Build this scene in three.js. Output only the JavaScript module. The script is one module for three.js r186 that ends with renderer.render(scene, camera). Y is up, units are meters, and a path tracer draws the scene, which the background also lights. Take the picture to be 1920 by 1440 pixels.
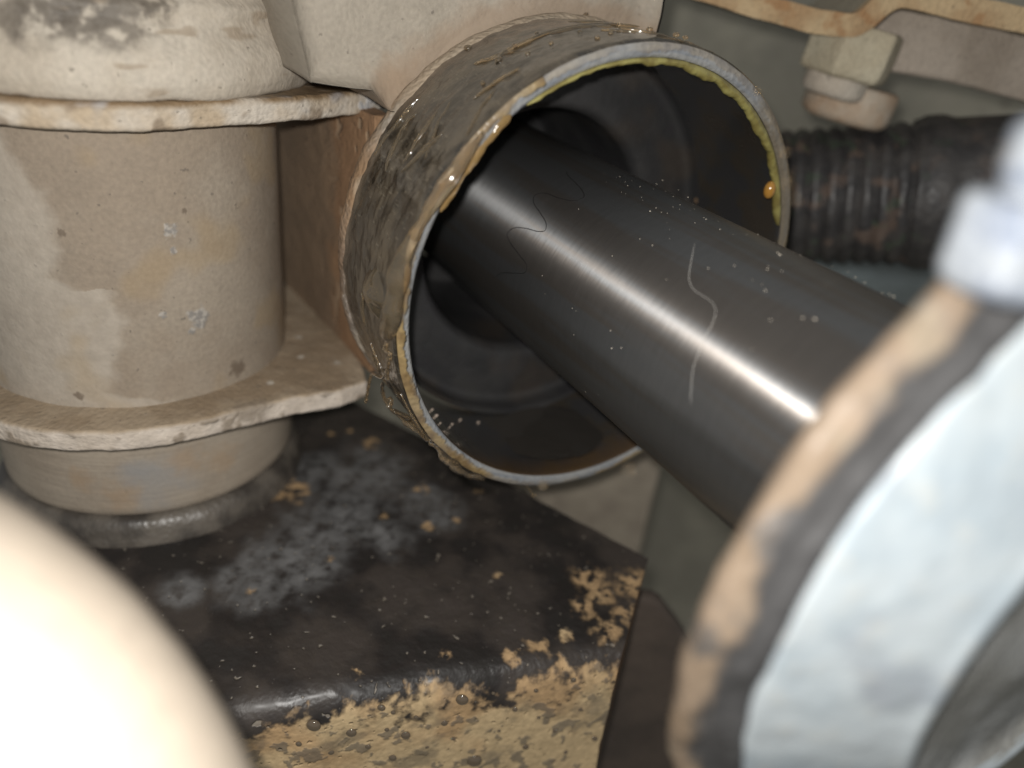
import * as THREE from 'three';
import { mergeGeometries, mergeVertices } from 'three/addons/utils/BufferGeometryUtils.js';

// ---------------------------------------------------------------- camera, light, exposure
const scene = new THREE.Scene();
const Y0 = 0.45;                                   // height of the pivot boss above the floor
const V = (x = 0, y = 0, z = 0) => new THREE.Vector3(x, y, z);
const UPC = V(0.1038, 0.8707, 0.4807).normalize(); // the world's up, seen from the camera
const FWC = V(0, 0, -1).addScaledVector(UPC, UPC.z).normalize();
const RTC = V().crossVectors(FWC, UPC);
const W = (p) => V(p.dot(RTC), p.dot(UPC), -p.dot(FWC));
const EYE = V(0.11755, 0.09931, 0.21355);
const camera = new THREE.PerspectiveCamera(53.13, 4 / 3, 0.004, 20);
camera.position.set(EYE.x, EYE.y + Y0, EYE.z);
camera.quaternion.setFromRotationMatrix(new THREE.Matrix4().makeBasis(W(V(1, 0, 0)), W(V(0, 1, 0)), W(V(0, 0, 1))));
camera.focus = 0.186;
camera.userData.fStop = 5.4;
scene.add(camera);

scene.background = new THREE.Color().setRGB(0.2, 0.205, 0.205);   // dim daylight around the underside of the machine
// the phone's flash, a finger's width from the lens
const flash = new THREE.PointLight(new THREE.Color().setRGB(1, 0.98, 0.945), 0.125);
{
  const p = W(V(-0.005, 0.007, 0.002));
  flash.position.set(EYE.x + p.x, EYE.y + p.y + Y0, EYE.z + p.z);
}
flash.name = 'phone_flash';
flash.shadow.radius = 0.12;
flash.castShadow = true;
flash.shadow.camera.near = 0.01; flash.shadow.camera.far = 3;
scene.add(flash);

const renderer = new THREE.WebGLRenderer({ antialias: true });
renderer.toneMapping = THREE.LinearToneMapping;
renderer.toneMappingExposure = 1.15;
renderer.shadowMap.enabled = true;

// ---------------------------------------------------------------- noise and small maths
let seed = 20240611;
const rnd = () => { seed = (seed * 1664525 + 1013904223) >>> 0; return seed / 4294967296; };
const rr = (a, b) => a + (b - a) * rnd();
const PERM = new Uint8Array(512);
{
  const p = [...Array(256).keys()];
  for (let i = 255; i > 0; i--) { const j = Math.floor(rnd() * (i + 1)); [p[i], p[j]] = [p[j], p[i]]; }
  for (let i = 0; i < 512; i++) PERM[i] = p[i & 255];
}
const fade = (t) => t * t * t * (t * (t * 6 - 15) + 10);
const GX = new Float32Array(512), GY = new Float32Array(512), GZ = new Float32Array(512);
for (let i = 0; i < 512; i++) { const h = PERM[i] & 15, a = (h & 1) ? -1 : 1, b = (h & 2) ? -1 : 1, g = [0, 0, 0]; g[h < 8 ? 0 : 1] += a; g[h < 4 ? 1 : h === 12 || h === 14 ? 0 : 2] += b; GX[i] = g[0]; GY[i] = g[1]; GZ[i] = g[2]; }
function noise(x, y, z) {
  const fx = Math.floor(x), fy = Math.floor(y), fz = Math.floor(z), X = fx & 255, Y = fy & 255, Z = fz & 255;
  x -= fx; y -= fy; z -= fz;
  const u = fade(x), v = fade(y), w = fade(z), x1 = x - 1, y1 = y - 1, z1 = z - 1;
  const A = PERM[X] + Y, AA = PERM[A] + Z, AB = PERM[A + 1] + Z, B = PERM[X + 1] + Y, BA = PERM[B] + Z, BB = PERM[B + 1] + Z;
  const a = GX[AA] * x + GY[AA] * y + GZ[AA] * z, b = GX[BA] * x1 + GY[BA] * y + GZ[BA] * z, c = GX[AB] * x + GY[AB] * y1 + GZ[AB] * z, d = GX[BB] * x1 + GY[BB] * y1 + GZ[BB] * z;
  const e = GX[AA + 1] * x + GY[AA + 1] * y + GZ[AA + 1] * z1, f = GX[BA + 1] * x1 + GY[BA + 1] * y + GZ[BA + 1] * z1, g = GX[AB + 1] * x + GY[AB + 1] * y1 + GZ[AB + 1] * z1, h = GX[BB + 1] * x1 + GY[BB + 1] * y1 + GZ[BB + 1] * z1;
  const p = a + u * (b - a), q = c + u * (d - c), r = e + u * (f - e), t = g + u * (h - g), m = p + v * (q - p), n = r + v * (t - r);
  return m + w * (n - m);
}
function fbm(p, f, oct = 4, ox = 0) {
  let s = 0, a = 0.5, x = p.x * f + ox, y = p.y * f + ox * 1.7, z = p.z * f - ox * 0.6;
  for (let i = 0; i < oct; i++) { s += a * noise(x, y, z); x = x * 2.03 + 11.3; y = y * 2.03 + 5.1; z = z * 2.03 + 7.7; a *= 0.5; }
  return s;                                          // about -0.5 .. 0.5
}
const clamp = (x, a = 0, b = 1) => Math.min(b, Math.max(a, x));
const ss = (a, b, x) => { const t = clamp((x - a) / (b - a)); return t * t * (3 - 2 * t); };
const mix = (a, b, t) => a + (b - a) * t;
const mix3 = (a, b, t) => [mix(a[0], b[0], t), mix(a[1], b[1], t), mix(a[2], b[2], t)];
const toS = (c) => (c <= 0.0031308 ? 12.92 * c : 1.055 * Math.pow(c, 1 / 2.4) - 0.055);

// ---------------------------------------------------------------- surfaces: P(u, v) gives a point; their textures are computed at those points
function grid(P, nu, nv, closeU = false) {
  const pos = new Float32Array((nu + 1) * (nv + 1) * 3), uv = new Float32Array((nu + 1) * (nv + 1) * 2), idx = [];
  for (let j = 0; j <= nv; j++) for (let i = 0; i <= nu; i++) {
    const k = j * (nu + 1) + i, p = P(i / nu, j / nv);
    pos.set([p.x, p.y, p.z], k * 3); uv.set([i / nu, j / nv], k * 2);
  }
  for (let j = 0; j < nv; j++) for (let i = 0; i < nu; i++) {
    const a = j * (nu + 1) + i, b = a + 1, c = a + nu + 1, d = c + 1;
    idx.push(a, b, d, a, d, c);
  }
  const g = new THREE.BufferGeometry();
  g.setAttribute('position', new THREE.BufferAttribute(pos, 3));
  g.setAttribute('uv', new THREE.BufferAttribute(uv, 2));
  g.setIndex(idx);
  g.computeVertexNormals();
  if (closeU) {
    const n = g.attributes.normal, t = V(), s = V();
    for (let j = 0; j <= nv; j++) {
      const a = j * (nu + 1), b = a + nu;
      t.fromBufferAttribute(n, a).add(s.fromBufferAttribute(n, b)).normalize();
      n.setXYZ(a, t.x, t.y, t.z); n.setXYZ(b, t.x, t.y, t.z);
    }
  }
  return g;
}
function bake(P, w, h, fn, wrap = true) {
  P = P.plain ?? P;
  const col = new Uint8Array(w * h * 4), bmp = new Float32Array(w * h * 4);   // colour; height in red and roughness in green
  for (let j = 0; j < h; j++) for (let i = 0; i < w; i++) {
    const k = (j * w + i) * 4, u = (i + 0.5) / w, v = (j + 0.5) / h, o = fn(P(u, v), u, v);   // [ [r,g,b], roughness, height ]
    for (let c = 0; c < 3; c++) col[k + c] = clamp(toS(clamp(o[0][c]))) * 255;
    col[k + 3] = 255; bmp[k] = o[2]; bmp[k + 1] = clamp(o[1], 0.05, 1); bmp[k + 3] = 1;
  }
  const mk = (d, type, srgb) => {
    const t = new THREE.DataTexture(d, w, h, THREE.RGBAFormat, type);
    t.magFilter = THREE.LinearFilter; t.minFilter = THREE.LinearFilter;
    t.wrapS = wrap ? THREE.RepeatWrapping : THREE.ClampToEdgeWrapping; t.wrapT = THREE.ClampToEdgeWrapping;
    if (srgb) t.colorSpace = THREE.SRGBColorSpace;
    t.needsUpdate = true; return t;
  };
  const both = mk(bmp, THREE.FloatType);
  return { map: mk(col, THREE.UnsignedByteType, true), roughnessMap: both, bumpMap: both };
}
const phys = (o) => new THREE.MeshPhysicalMaterial({ roughness: 1, ...o });

// ---------------------------------------------------------------- things and parts
const taken = {};
function named(n) { const k = (taken[n] = (taken[n] ?? -1) + 1); return k ? `${n}_${String(k).padStart(3, '0')}` : n; }
function thing(name, label, category, base, group, kind) {
  const o = new THREE.Group(); o.name = named(name); o.position.set(base.x, base.y + Y0, base.z);
  o.userData = { label, category, base };
  if (group) o.userData.group = group;
  if (kind) o.userData.kind = kind;
  scene.add(o); o.base = base; delete o.userData.base;
  return o;
}
function part(parent, name, geo, mat, label) {          // geo is given in world coordinates about the boss's centre
  let b = parent.base; const g = geo.clone().translate(-b.x, -b.y, -b.z);
  const m = new THREE.Mesh(g, mat); m.name = name; m.castShadow = m.receiveShadow = true; m.base = b;
  if (label) m.userData.label = label;
  parent.add(m); return m;
}
function single(name, geo, mat, label, category, group, kind) {
  geo.computeBoundingBox(); const c = geo.boundingBox.getCenter(V()); c.y = geo.boundingBox.min.y;
  const m = new THREE.Mesh(geo.clone().translate(-c.x, -c.y, -c.z), mat);
  m.name = named(name); m.position.set(c.x, c.y + Y0, c.z); m.castShadow = m.receiveShadow = true; m.base = c;
  m.userData = { label, category }; if (group) m.userData.group = group; if (kind) m.userData.kind = kind;
  scene.add(m); return m;
}
// a photo pixel (1920 x 1440) gives a direction; the surface it meets gives the distance
const dirOf = (px, py) => W(V((px - 960) / 1440, (720 - py) / 1440, -1));
const atDepth = (px, py, d) => EYE.clone().addScaledVector(dirOf(px, py), d);
const onPlane = (px, py, n, c) => { const d = dirOf(px, py); return EYE.clone().addScaledVector(d, V().subVectors(c, EYE).dot(n) / d.dot(n)); };
const onLevel = (px, py, y) => onPlane(px, py, V(0, 1, 0), V(0, y, 0));
function onCyl(px, py, c, axis, r, far = false) {
  const d = dirOf(px, py), o = V().subVectors(EYE, c);
  const dp = d.clone().addScaledVector(axis, -d.dot(axis)), op = o.clone().addScaledVector(axis, -o.dot(axis));
  const A = dp.dot(dp), B = dp.dot(op), C = op.dot(op) - r * r, D = Math.sqrt(Math.max(0, B * B - A * C));
  return EYE.clone().addScaledVector(d, (-B + (far ? D : -D)) / A);
}
// frame of the tube and the shaft
const AX = V(0.53526, -0.01988, 0.84445).normalize();           // along the shaft, out of the tube
const E1 = V(-AX.z, 0, AX.x).normalize();                       // to the side of the boss
const E2 = V().crossVectors(E1, AX).normalize();                // up
const TC = V(0.14156, 0.02636, 0.02546);                        // centre of the tube's mouth
const SC = V(0.14654, 0.02474, 0.02226);                        // the shaft's axis beside it
const RT = 0.0572, RO = 0.0612, RS = 0.02805;
const cyl = (c, s, r, f) => V().copy(c).addScaledVector(AX, s).addScaledVector(E2, r * Math.cos(f)).addScaledVector(E1, r * Math.sin(f));
const phiOf = (p, c) => { const d = V().subVectors(p, c); return Math.atan2(d.dot(E1), d.dot(E2)); };
const sOf = (p, c) => V().subVectors(p, c).dot(AX);
const rimPhi = (px, py) => phiOf(onPlane(px, py, AX, TC), TC);
const profile = (pts) => {                                      // a polyline as a function of 0..1 along its length
  const l = [0]; for (let i = 1; i < pts.length; i++) l.push(l[i - 1] + Math.hypot(pts[i][0] - pts[i - 1][0], pts[i][1] - pts[i - 1][1]));
  return (t) => { const d = t * l[l.length - 1]; let i = 1; while (i < l.length - 1 && l[i] < d) i++; const k = clamp((d - l[i - 1]) / (l[i] - l[i - 1])); return [mix(pts[i - 1][0], pts[i][0], k), mix(pts[i - 1][1], pts[i][1], k)]; };
};
function rounded(pts, r, n = 4) {                               // rounds the corners of an open polyline
  const o = [pts[0]];
  for (let i = 1; i < pts.length - 1; i++) {
    const [a, b, c] = [pts[i - 1], pts[i], pts[i + 1]], la = Math.hypot(a[0] - b[0], a[1] - b[1]), lc = Math.hypot(c[0] - b[0], c[1] - b[1]);
    const q = Math.min(r, la * 0.45, lc * 0.45), p = [b[0] + (a[0] - b[0]) * q / la, b[1] + (a[1] - b[1]) * q / la], e = [b[0] + (c[0] - b[0]) * q / lc, b[1] + (c[1] - b[1]) * q / lc];
    for (let k = 0; k <= n; k++) { const t = k / n; o.push([(1 - t) ** 2 * p[0] + 2 * t * (1 - t) * b[0] + t * t * e[0], (1 - t) ** 2 * p[1] + 2 * t * (1 - t) * b[1] + t * t * e[1]]); }
  }
  o.push(pts[pts.length - 1]); return o;
}
const lathe = (pts) => { const f = profile(pts); return (u, v) => { const [r, y] = f(v), a = facing(u, 0.45); return V(r * Math.sin(a), y, r * Math.cos(a)); }; };
const axial = (pts, c, mid) => { const f = profile(pts); return (u, v) => { const [r, s] = f(v); return cyl(c, s, r, mid === undefined ? u * Math.PI * 2 : facing(u, mid)); }; };
const rough = (P, amp, f, oct = 3) => { const R = (u, v) => { const p = P(u, v); return p.addScaledVector(V(fbm(p, f, oct), fbm(p, f, oct, 31), fbm(p, f, oct, 57)), amp); }; R.plain = P.plain ?? P; return R; };
const facing = (u, mid) => mid + Math.PI * (u < 0.1 ? -1 + 4.4 * u : u > 0.9 ? 1 - 4.4 * (1 - u) : -0.56 + 1.4 * (u - 0.1));   // more of u for the side in view
function sweep(pts, rad, nu = 40, nv = 10, flat = 1, normal = null) {   // a closed tube of varying thickness along a curve
  const c = new THREE.CatmullRomCurve3(pts, false, 'centripetal'), n0 = V(0.3, 0.9, 0.2).normalize();
  return (u, v) => {
    const t = clamp(u, 0.0001, 0.9999), p = c.getPoint(t), T = c.getTangent(t), N = normal ? normal(p) : n0, B = V().crossVectors(T, N).normalize(), M = V().crossVectors(B, T).normalize();
    const e = Math.sqrt(clamp(Math.min(u, 1 - u) / 0.06)), r = rad(t) * (u === 0 || u === 1 ? 0.02 : Math.max(0.05, e)), a = v * Math.PI * 2;
    return p.addScaledVector(B, r * Math.cos(a)).addScaledVector(M, r * flat * Math.sin(a));
  };
}
function slab(outline, centre, toW, d0, d1, bevel, vt = 0.7) {            // a plate: outline in its own plane (star-shaped about centre), from d0 to d1 across it
  const n = outline.length, L = [0]; for (let i = 1; i <= n; i++) { const a = outline[i - 1], b = outline[i % n]; L.push(L[i - 1] + Math.hypot(a[0] - b[0], a[1] - b[1])); }
  const at = (t) => { const d = (((t % 1) + 1) % 1) * L[n]; let i = 1; while (i < n && L[i] < d) i++; const k = (d - L[i - 1]) / (L[i] - L[i - 1]), a = outline[i - 1], b = outline[i % n]; return [mix(a[0], b[0], k), mix(a[1], b[1], k)]; };
  return (u, v) => {
    const [x, y] = at(u), l = Math.hypot(x - centre[0], y - centre[1]), k = Math.max(0, (l - bevel) / l);
    let s, d; v = v < vt ? v / vt * 0.4 : v < 0.92 ? 0.4 + (v - vt) / (0.92 - vt) * 0.2 : 0.6 + (v - 0.92) / 0.08 * 0.4;   // top face, edge, bottom face
    if (v < 0.4) { s = k * (v / 0.4); d = d1; } else if (v > 0.6) { s = k * ((1 - v) / 0.4); d = d0; }
    else {
      const w = (v - 0.4) / 0.2;
      if (w < 0.25) { const a = w / 0.25 * Math.PI / 2; s = mix(k, 1, Math.sin(a)); d = d1 - bevel * (1 - Math.cos(a)); }
      else if (w > 0.75) { const a = (1 - w) / 0.25 * Math.PI / 2; s = mix(k, 1, Math.sin(a)); d = d0 + bevel * (1 - Math.cos(a)); }
      else { s = 1; d = mix(d1 - bevel, d0 + bevel, (w - 0.25) / 0.5); }
    }
    return toW(centre[0] + (x - centre[0]) * s, centre[1] + (y - centre[1]) * s, d);
  };
}

// colours of matter (linear)
const DUST = [0.40, 0.338, 0.265], CLAY = [0.31, 0.248, 0.182], PALE = [0.48, 0.427, 0.36], BROWN = [0.17, 0.118, 0.074], RUST = [0.26, 0.125, 0.048], STEEL = [0.36, 0.36, 0.36], BLUEGREY = [0.32, 0.34, 0.37], INK = [0.022, 0.019, 0.017];
function dusty(p, opt = {}) {
  const big = fbm(p, opt.f ?? 26, 4), mid = fbm(p, 120, 4, 9), fine = fbm(p, 900, 3, 21);
  let c = mix3(opt.a ?? DUST, opt.b ?? CLAY, ss(-0.22, 0.26, big + 0.35 * mid));
  const g = 1 + 0.26 * fine + 0.12 * mid;
  c = c.map((x) => x * g);
  let h = 0.5 + 0.25 * mid + 0.35 * fine, r = 0.86 + 0.1 * fine;
  const sp = fbm(p, 620, 2, 77); if (sp > 0.36) { c = mix3(c, [0.1, 0.085, 0.07], ss(0.36, 0.44, sp) * 0.6); h -= 0.2; }
  return [c, r, h];
}
const spot = (p, q, r, soft = 0.35) => { const d = p.distanceTo(q) / r; if (d > 1.6 + soft) return 0; return 1 - ss(1 - soft, 1 + soft, d + 1.3 * fbm(p, 1.1 / r, 4, q.x * 900)); };
const over = (o, c, t, r, dh = 0) => [mix3(o[0], c, t), mix(o[1], r ?? o[1], t), o[2] + dh * t];

// ================================================================ the setting
{
  // sheet metal wall of the machine's underside, far behind
  const P = (u, v) => V(mix(-0.6, 0.9, u), mix(-Y0, 0.45, v), -0.3 + 0.004 * noise(u * 9, v * 7, 3));
  const m = phys({ ...bake(P, 384, 256, (p) => dusty(p, { a: [0.4, 0.372, 0.3], b: [0.29, 0.272, 0.222], f: 9 }), false), bumpScale: 0.001 });
  const w = single('chassis_wall', grid(P, 60, 40), m, 'grey green sheet metal wall far behind the tube', 'wall', null, 'structure');
  w.userData.kind = 'structure';
  const G = (u, v) => V(mix(-0.9, 1.2, u), -Y0, mix(0.8, -0.45, v));
  const f = single('ground', grid(G, 30, 20), phys({ ...bake(G, 256, 256, (p) => dusty(p, { a: [0.46, 0.43, 0.355], b: [0.34, 0.32, 0.265], f: 12 }), false), bumpScale: 0.004 }), 'dusty brown ground below the machine', 'ground', null, 'structure');
  f.userData.kind = 'structure';
}

// ================================================================ pivot bracket: boss, plates, web, tube
const bracket = thing('pivot_bracket', 'dusty beige welded steel bracket with a vertical boss and an open greasy tube', 'bracket', V(0, -0.0545, 0));
const Y = V(0, 1, 0), O = V(0, 0, 0);
const onBoss = (px, py) => onCyl(px, py, O, Y, 0.043);
{
  // boss between the plates and its lower end
  const P = lathe(rounded([[0.043, 0.0600], [0.043, -0.0195], [0.0438, -0.0200], [0.0438, -0.0530], [0.0405, -0.0546], [0.02, -0.0546]], 0.001));
  const chips = [[320, 432, 0.0016], [325, 470, 0.0009], [372, 596, 0.0026], [360, 620, 0.001], [305, 590, 0.0009]].map(([x, y, r]) => [onBoss(x, y), r]);
  const dark = [[445, 690, 0.0022], [147, 742, 0.0011], [113, 436, 0.001], [345, 395, 0.0007], [60, 783, 0.0022], [575, 420, 0.0012]].map(([x, y, r]) => [onBoss(x, y), r]);
  const low = [[300, 905, 0.0075], [255, 890, 0.004]].map(([x, y, r]) => [onCyl(x, y, O, Y, 0.0438), r]);
  const lowr = [[345, 865, 0.004], [230, 930, 0.004], [420, 860, 0.004], [150, 900, 0.003]].map(([x, y, r]) => [onCyl(x, y, O, Y, 0.0438), r]);
  // outline of the lighter area on the left against the browner rest
  const edge = [[20, 285], [75, 360], [102, 430], [98, 520], [150, 545], [205, 545], [236, 600], [222, 670], [200, 735], [290, 765], [420, 770]].map(([x, y]) => { const p = onBoss(x, y); return [p.y, Math.atan2(p.x, p.z)]; });
  const edgeAt = (y) => { for (let i = 1; i < 9; i++) if (y <= edge[i - 1][0] && y >= edge[i][0]) return mix(edge[i - 1][1], edge[i][1], (edge[i - 1][0] - y) / (edge[i - 1][0] - edge[i][0])); return y > edge[0][0] ? edge[0][1] - (y - edge[0][0]) * 12 : edge[8][1] + (edge[8][0] - y) * 70; };
  const fn = (p) => {
    let o = dusty(p, { a: [0.315, 0.262, 0.203], b: [0.265, 0.213, 0.16], f: 30 });
    const upper = p.y > -0.02, a = Math.atan2(p.x, p.z);
    if (upper) {
      const paler = ss(0.05, -0.05, a - edgeAt(p.y + 0.002 * fbm(p, 160, 2)) + 0.1 * fbm(p, 130, 4, 5));
      o = over(o, PALE.map((x) => x * (0.98 + 0.35 * fbm(p, 300, 4, 3))), paler * 0.5, 0.92, 0.12);
      const yel = ss(0.1, 0.3, fbm(p, 45, 3, 61)); o = over(o, [0.36, 0.25, 0.12], yel * 0.3);
      for (const [q, r] of chips) { const t = spot(p, q, r); o = over(o, mix3([0.2, 0.2, 0.2], [0.45, 0.42, 0.38], ss(-0.1, 0.25, fbm(p, 700, 2, 13))), t * 0.65, 0.45, -0.5); }
      for (const [q, r] of dark) o = over(o, [0.14, 0.105, 0.075], spot(p, q, r) * 0.8, 0.6);
    } else {
      o = over(o, DUST, 0.35 + 0.5 * fbm(p, 60, 3));
      const turn = fbm(V(p.y * 8, p.y * 8, p.x * 0.4), 130, 3); o[0] = o[0].map((x) => x * (1 + 0.35 * turn));
      for (const [q, r] of low) o = over(o, [0.27, 0.265, 0.26], spot(p, q, r, 0.8) * 0.55, 0.4, -0.3);
      for (const [q, r] of lowr) o = over(o, [0.34, 0.22, 0.12], spot(p, q, r, 0.8) * 0.4);
    }
    return o;
  };
  part(bracket, 'boss', grid(P, 160, 90, true), phys({ ...bake(P, 1024, 512, fn), bumpScale: 0.00025 }));
  // seal ring where the boss enters the beam
  const R = rough(lathe(rounded([[0.03, -0.0535], [0.0442, -0.0540], [0.0462, -0.0570], [0.0470, -0.0605], [0.0480, -0.0632], [0.03, -0.0634]], 0.0018)), 0.0006, 160);
  part(bracket, 'seal_ring', grid(R, 160, 26, true), phys({ ...bake(R, 768, 96, (p) => {
    let o = dusty(p, { a: [0.13, 0.112, 0.092], b: [0.055, 0.047, 0.04], f: 70 });
    return [o[0], 0.4 + 0.3 * fbm(p, 90, 3), o[2]];
  }), bumpScale: 0.0006 }), 'dark greasy seal ring');
}
// tube: outer wall, rim and inner wall in one profile
const tubePts = [[RO, -0.0385], [RO, -0.0009], [RO - 0.0008, 0], [RT + 0.0007, 0], [RT, -0.0007], [RT, -0.036]];
const tubeProfile = rounded(tubePts, 0.0006, 3);
let tubePart;
{
  const base = axial(tubeProfile, TC);
  const P = (u, v) => { const p = base(u, v), s = sOf(p, TC), d = V().subVectors(p, TC).addScaledVector(AX, -s), r = d.length(); d.normalize(); return r > RT + 0.0025 && s < -0.001 ? p.addScaledVector(d, 0.0005 * fbm(p, 110, 3) + 0.0004 * fbm(p, 320, 2, 8)) : p; };
  const amberA = [[965, 205, 830, 385], [770, 520, 745, 600], [770, 700, 930, 885]].map(([a, b, c, d]) => [rimPhi(a, b), rimPhi(c, d)]);
  const fn = (p, u, v) => {
    const s = sOf(p, TC), d = V().subVectors(p, TC).addScaledVector(AX, -s), r = d.length(), f = phiOf(p, TC);
    const st = fbm(V(s * 8, f * 0.5, r), 130, 4, 3), fl = fbm(V(s * 120, f * 5, 0), 1.6, 4, 14), mid = fbm(p, 90, 4, 41), fine = fbm(p, 700, 3, 2);
    if (r > RO - 0.0011 && s < -0.0004) {                     // outer wall under a film of dirty grease
      let c = mix3([0.03, 0.0255, 0.02], [0.068, 0.055, 0.039], ss(-0.2, 0.3, mid + 0.9 * fl));
      c = mix3(c, [0.035, 0.03, 0.025], ss(0.08, 0.3, fbm(p, 55, 3, 91)) * 0.7);
      const sc = ss(0.25, 0.34, fbm(V(s * 25, f * 26, 1), 12, 2, 6)); c = mix3(c, [0.22, 0.19, 0.14], sc * 0.3);
      const paler = ss(-0.030, -0.037, s + 0.006 * fbm(p, 120, 3, 71)); c = mix3(c, [0.15, 0.11, 0.075], paler * 0.8);
      return [c.map((x) => x * (1 + 0.2 * fine)), clamp(0.2 + 0.45 * paler + 0.15 * mid), 0.5 + 1.0 * fl + 0.9 * fbm(p, 150, 2, 27) + 0.25 * mid * paler];
    }
    if (s > -0.0006) {                                         // bare turned rim with amber grease
      const k = (r - RT) / (RO - RT), wave = 0.5 * fbm(V(f * 6, 0, 0), 1, 3, 9) + 0.25 * fbm(V(f * 40, r * 300, 0), 1, 2, 3);
      let c = mix3([0.25, 0.25, 0.245], [0.185, 0.195, 0.21], ss(-0.2, 0.25, fbm(V(f * 5, r * 900, 0), 1, 3, 5)));
      let t = ss(0.42, 0.56, k + wave) * ss(-0.1, 0.2, fbm(V(f * 3, 1, 0), 1, 2, 61) + 0.12);
      for (const [a, b] of amberA) t = Math.max(t, ss(Math.min(a, b) - 0.05, Math.min(a, b) + 0.05, f) * ss(Math.max(a, b) + 0.05, Math.max(a, b) - 0.05, f) * ss(0.25, 0.45, k + wave) * 0.85);
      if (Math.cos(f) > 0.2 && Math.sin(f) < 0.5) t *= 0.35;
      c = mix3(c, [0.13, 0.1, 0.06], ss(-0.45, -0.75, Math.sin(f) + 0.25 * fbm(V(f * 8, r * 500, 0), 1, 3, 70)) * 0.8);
      c = mix3(c, mix3([0.26, 0.185, 0.085], [0.15, 0.098, 0.045], ss(-0.2, 0.3, fbm(p, 260, 2, 7))), t);
      return [c.map((x) => x * (1 + 0.25 * fine)), 0.3 + 0.1 * mid, 0.5 + 0.3 * t + 0.2 * fine];
    }
    const wet = ss(-0.1, 0.15, mid);                           // inner wall, black oil
    let c = mix3([0.034, 0.033, 0.033], [0.04, 0.034, 0.027], wet);
    const brown = ss(-0.012, -0.001, s + 0.003 * mid) * ss(0.1, -0.4, Math.cos(f)); c = mix3(c, [0.1, 0.055, 0.02], brown * 0.5);
    return [c, 0.25 + 0.1 * mid, 0.5 + 0.12 * mid];
  };
  const geo = grid(P, 320, 70, true);
  tubePart = part(bracket, 'tube', geo, phys({ ...bake(base, 1536, 384, fn), bumpScale: 0.0012, clearcoat: 0.8, clearcoatRoughness: 0.12 }), 'open tube end smeared with brown grease');
  // lining deeper in, with its steps and the rear wall
  const L = axial(rounded([[RT - 0.0002, -0.0345], [0.0560, -0.0355], [0.0560, -0.0405], [0.0545, -0.0418], [0.0420, -0.0422], [0.0385, -0.0426], [0.0370, -0.045], [0.0370, -0.098], [0.0285, -0.099]], 0.0006, 2), TC.clone().addScaledVector(E1, -0.002));
  part(tubePart, 'lining', grid(L, 200, 80, true), phys({ ...bake(L, 512, 320, (p) => {
    const m = fbm(p, 70, 4), f = fbm(p, 500, 3, 5), b = ss(0.05, 0.3, fbm(p, 40, 3, 9));
    return [mix3(mix3([0.03, 0.0295, 0.03], [0.04, 0.0385, 0.038], ss(-0.2, 0.3, m)), [0.06, 0.045, 0.032], b * 0.4), 0.35 + 0.2 * m, 0.5 + 0.4 * m + 0.2 * f];
  }), bumpScale: 0.0006 }), 'dark oily inside of the tube');
  // weld bead round the tube's root
  const wb = (u, v) => {
    const f = u * Math.PI * 2, a = v * Math.PI * 2, n = 1 + 0.1 * noise(f * 14, 2, 0), q = cyl(TC, -0.0375, RO, f);
    const rad = V().subVectors(q, TC); rad.addScaledVector(AX, -rad.dot(AX)).normalize();
    const R = 0.0036 * n * (1 + 0.3 * noise(f * 4, 1, 0));
    const p = q.addScaledVector(AX, R * 1.0 * Math.cos(a)).addScaledVector(rad, R * 0.5 * Math.sin(a) - 0.0012);
    return p.addScaledVector(rad, 0.0005 * fbm(p, 200, 3));
  };
  part(tubePart, 'weld_bead', grid(wb, 420, 20, true), phys({ ...bake(wb, 1280, 64, (p) => {
    let o = dusty(p, { a: [0.25, 0.155, 0.085], b: [0.19, 0.12, 0.07], f: 60 });
    const s = sOf(p, TC);
    const g = ss(-0.0385, -0.0355, s + 0.0025 * fbm(p, 240, 3, 4)); o = over(o, mix3([0.2, 0.185, 0.165], [0.42, 0.4, 0.37], ss(0.1, 0.3, fbm(p, 900, 2, 6))), g * 0.85 * ss(-0.1, 0.2, fbm(p, 45, 2, 77)) * ss(-0.3, 0.4, Math.sin(phiOf(p, TC))), 0.5, -0.1);
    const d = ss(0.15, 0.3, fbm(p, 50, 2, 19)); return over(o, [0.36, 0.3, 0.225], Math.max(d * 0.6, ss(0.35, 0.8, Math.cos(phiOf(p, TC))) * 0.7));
  }), bumpScale: 0.0013 }), 'rust brown weld bead');
}
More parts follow.
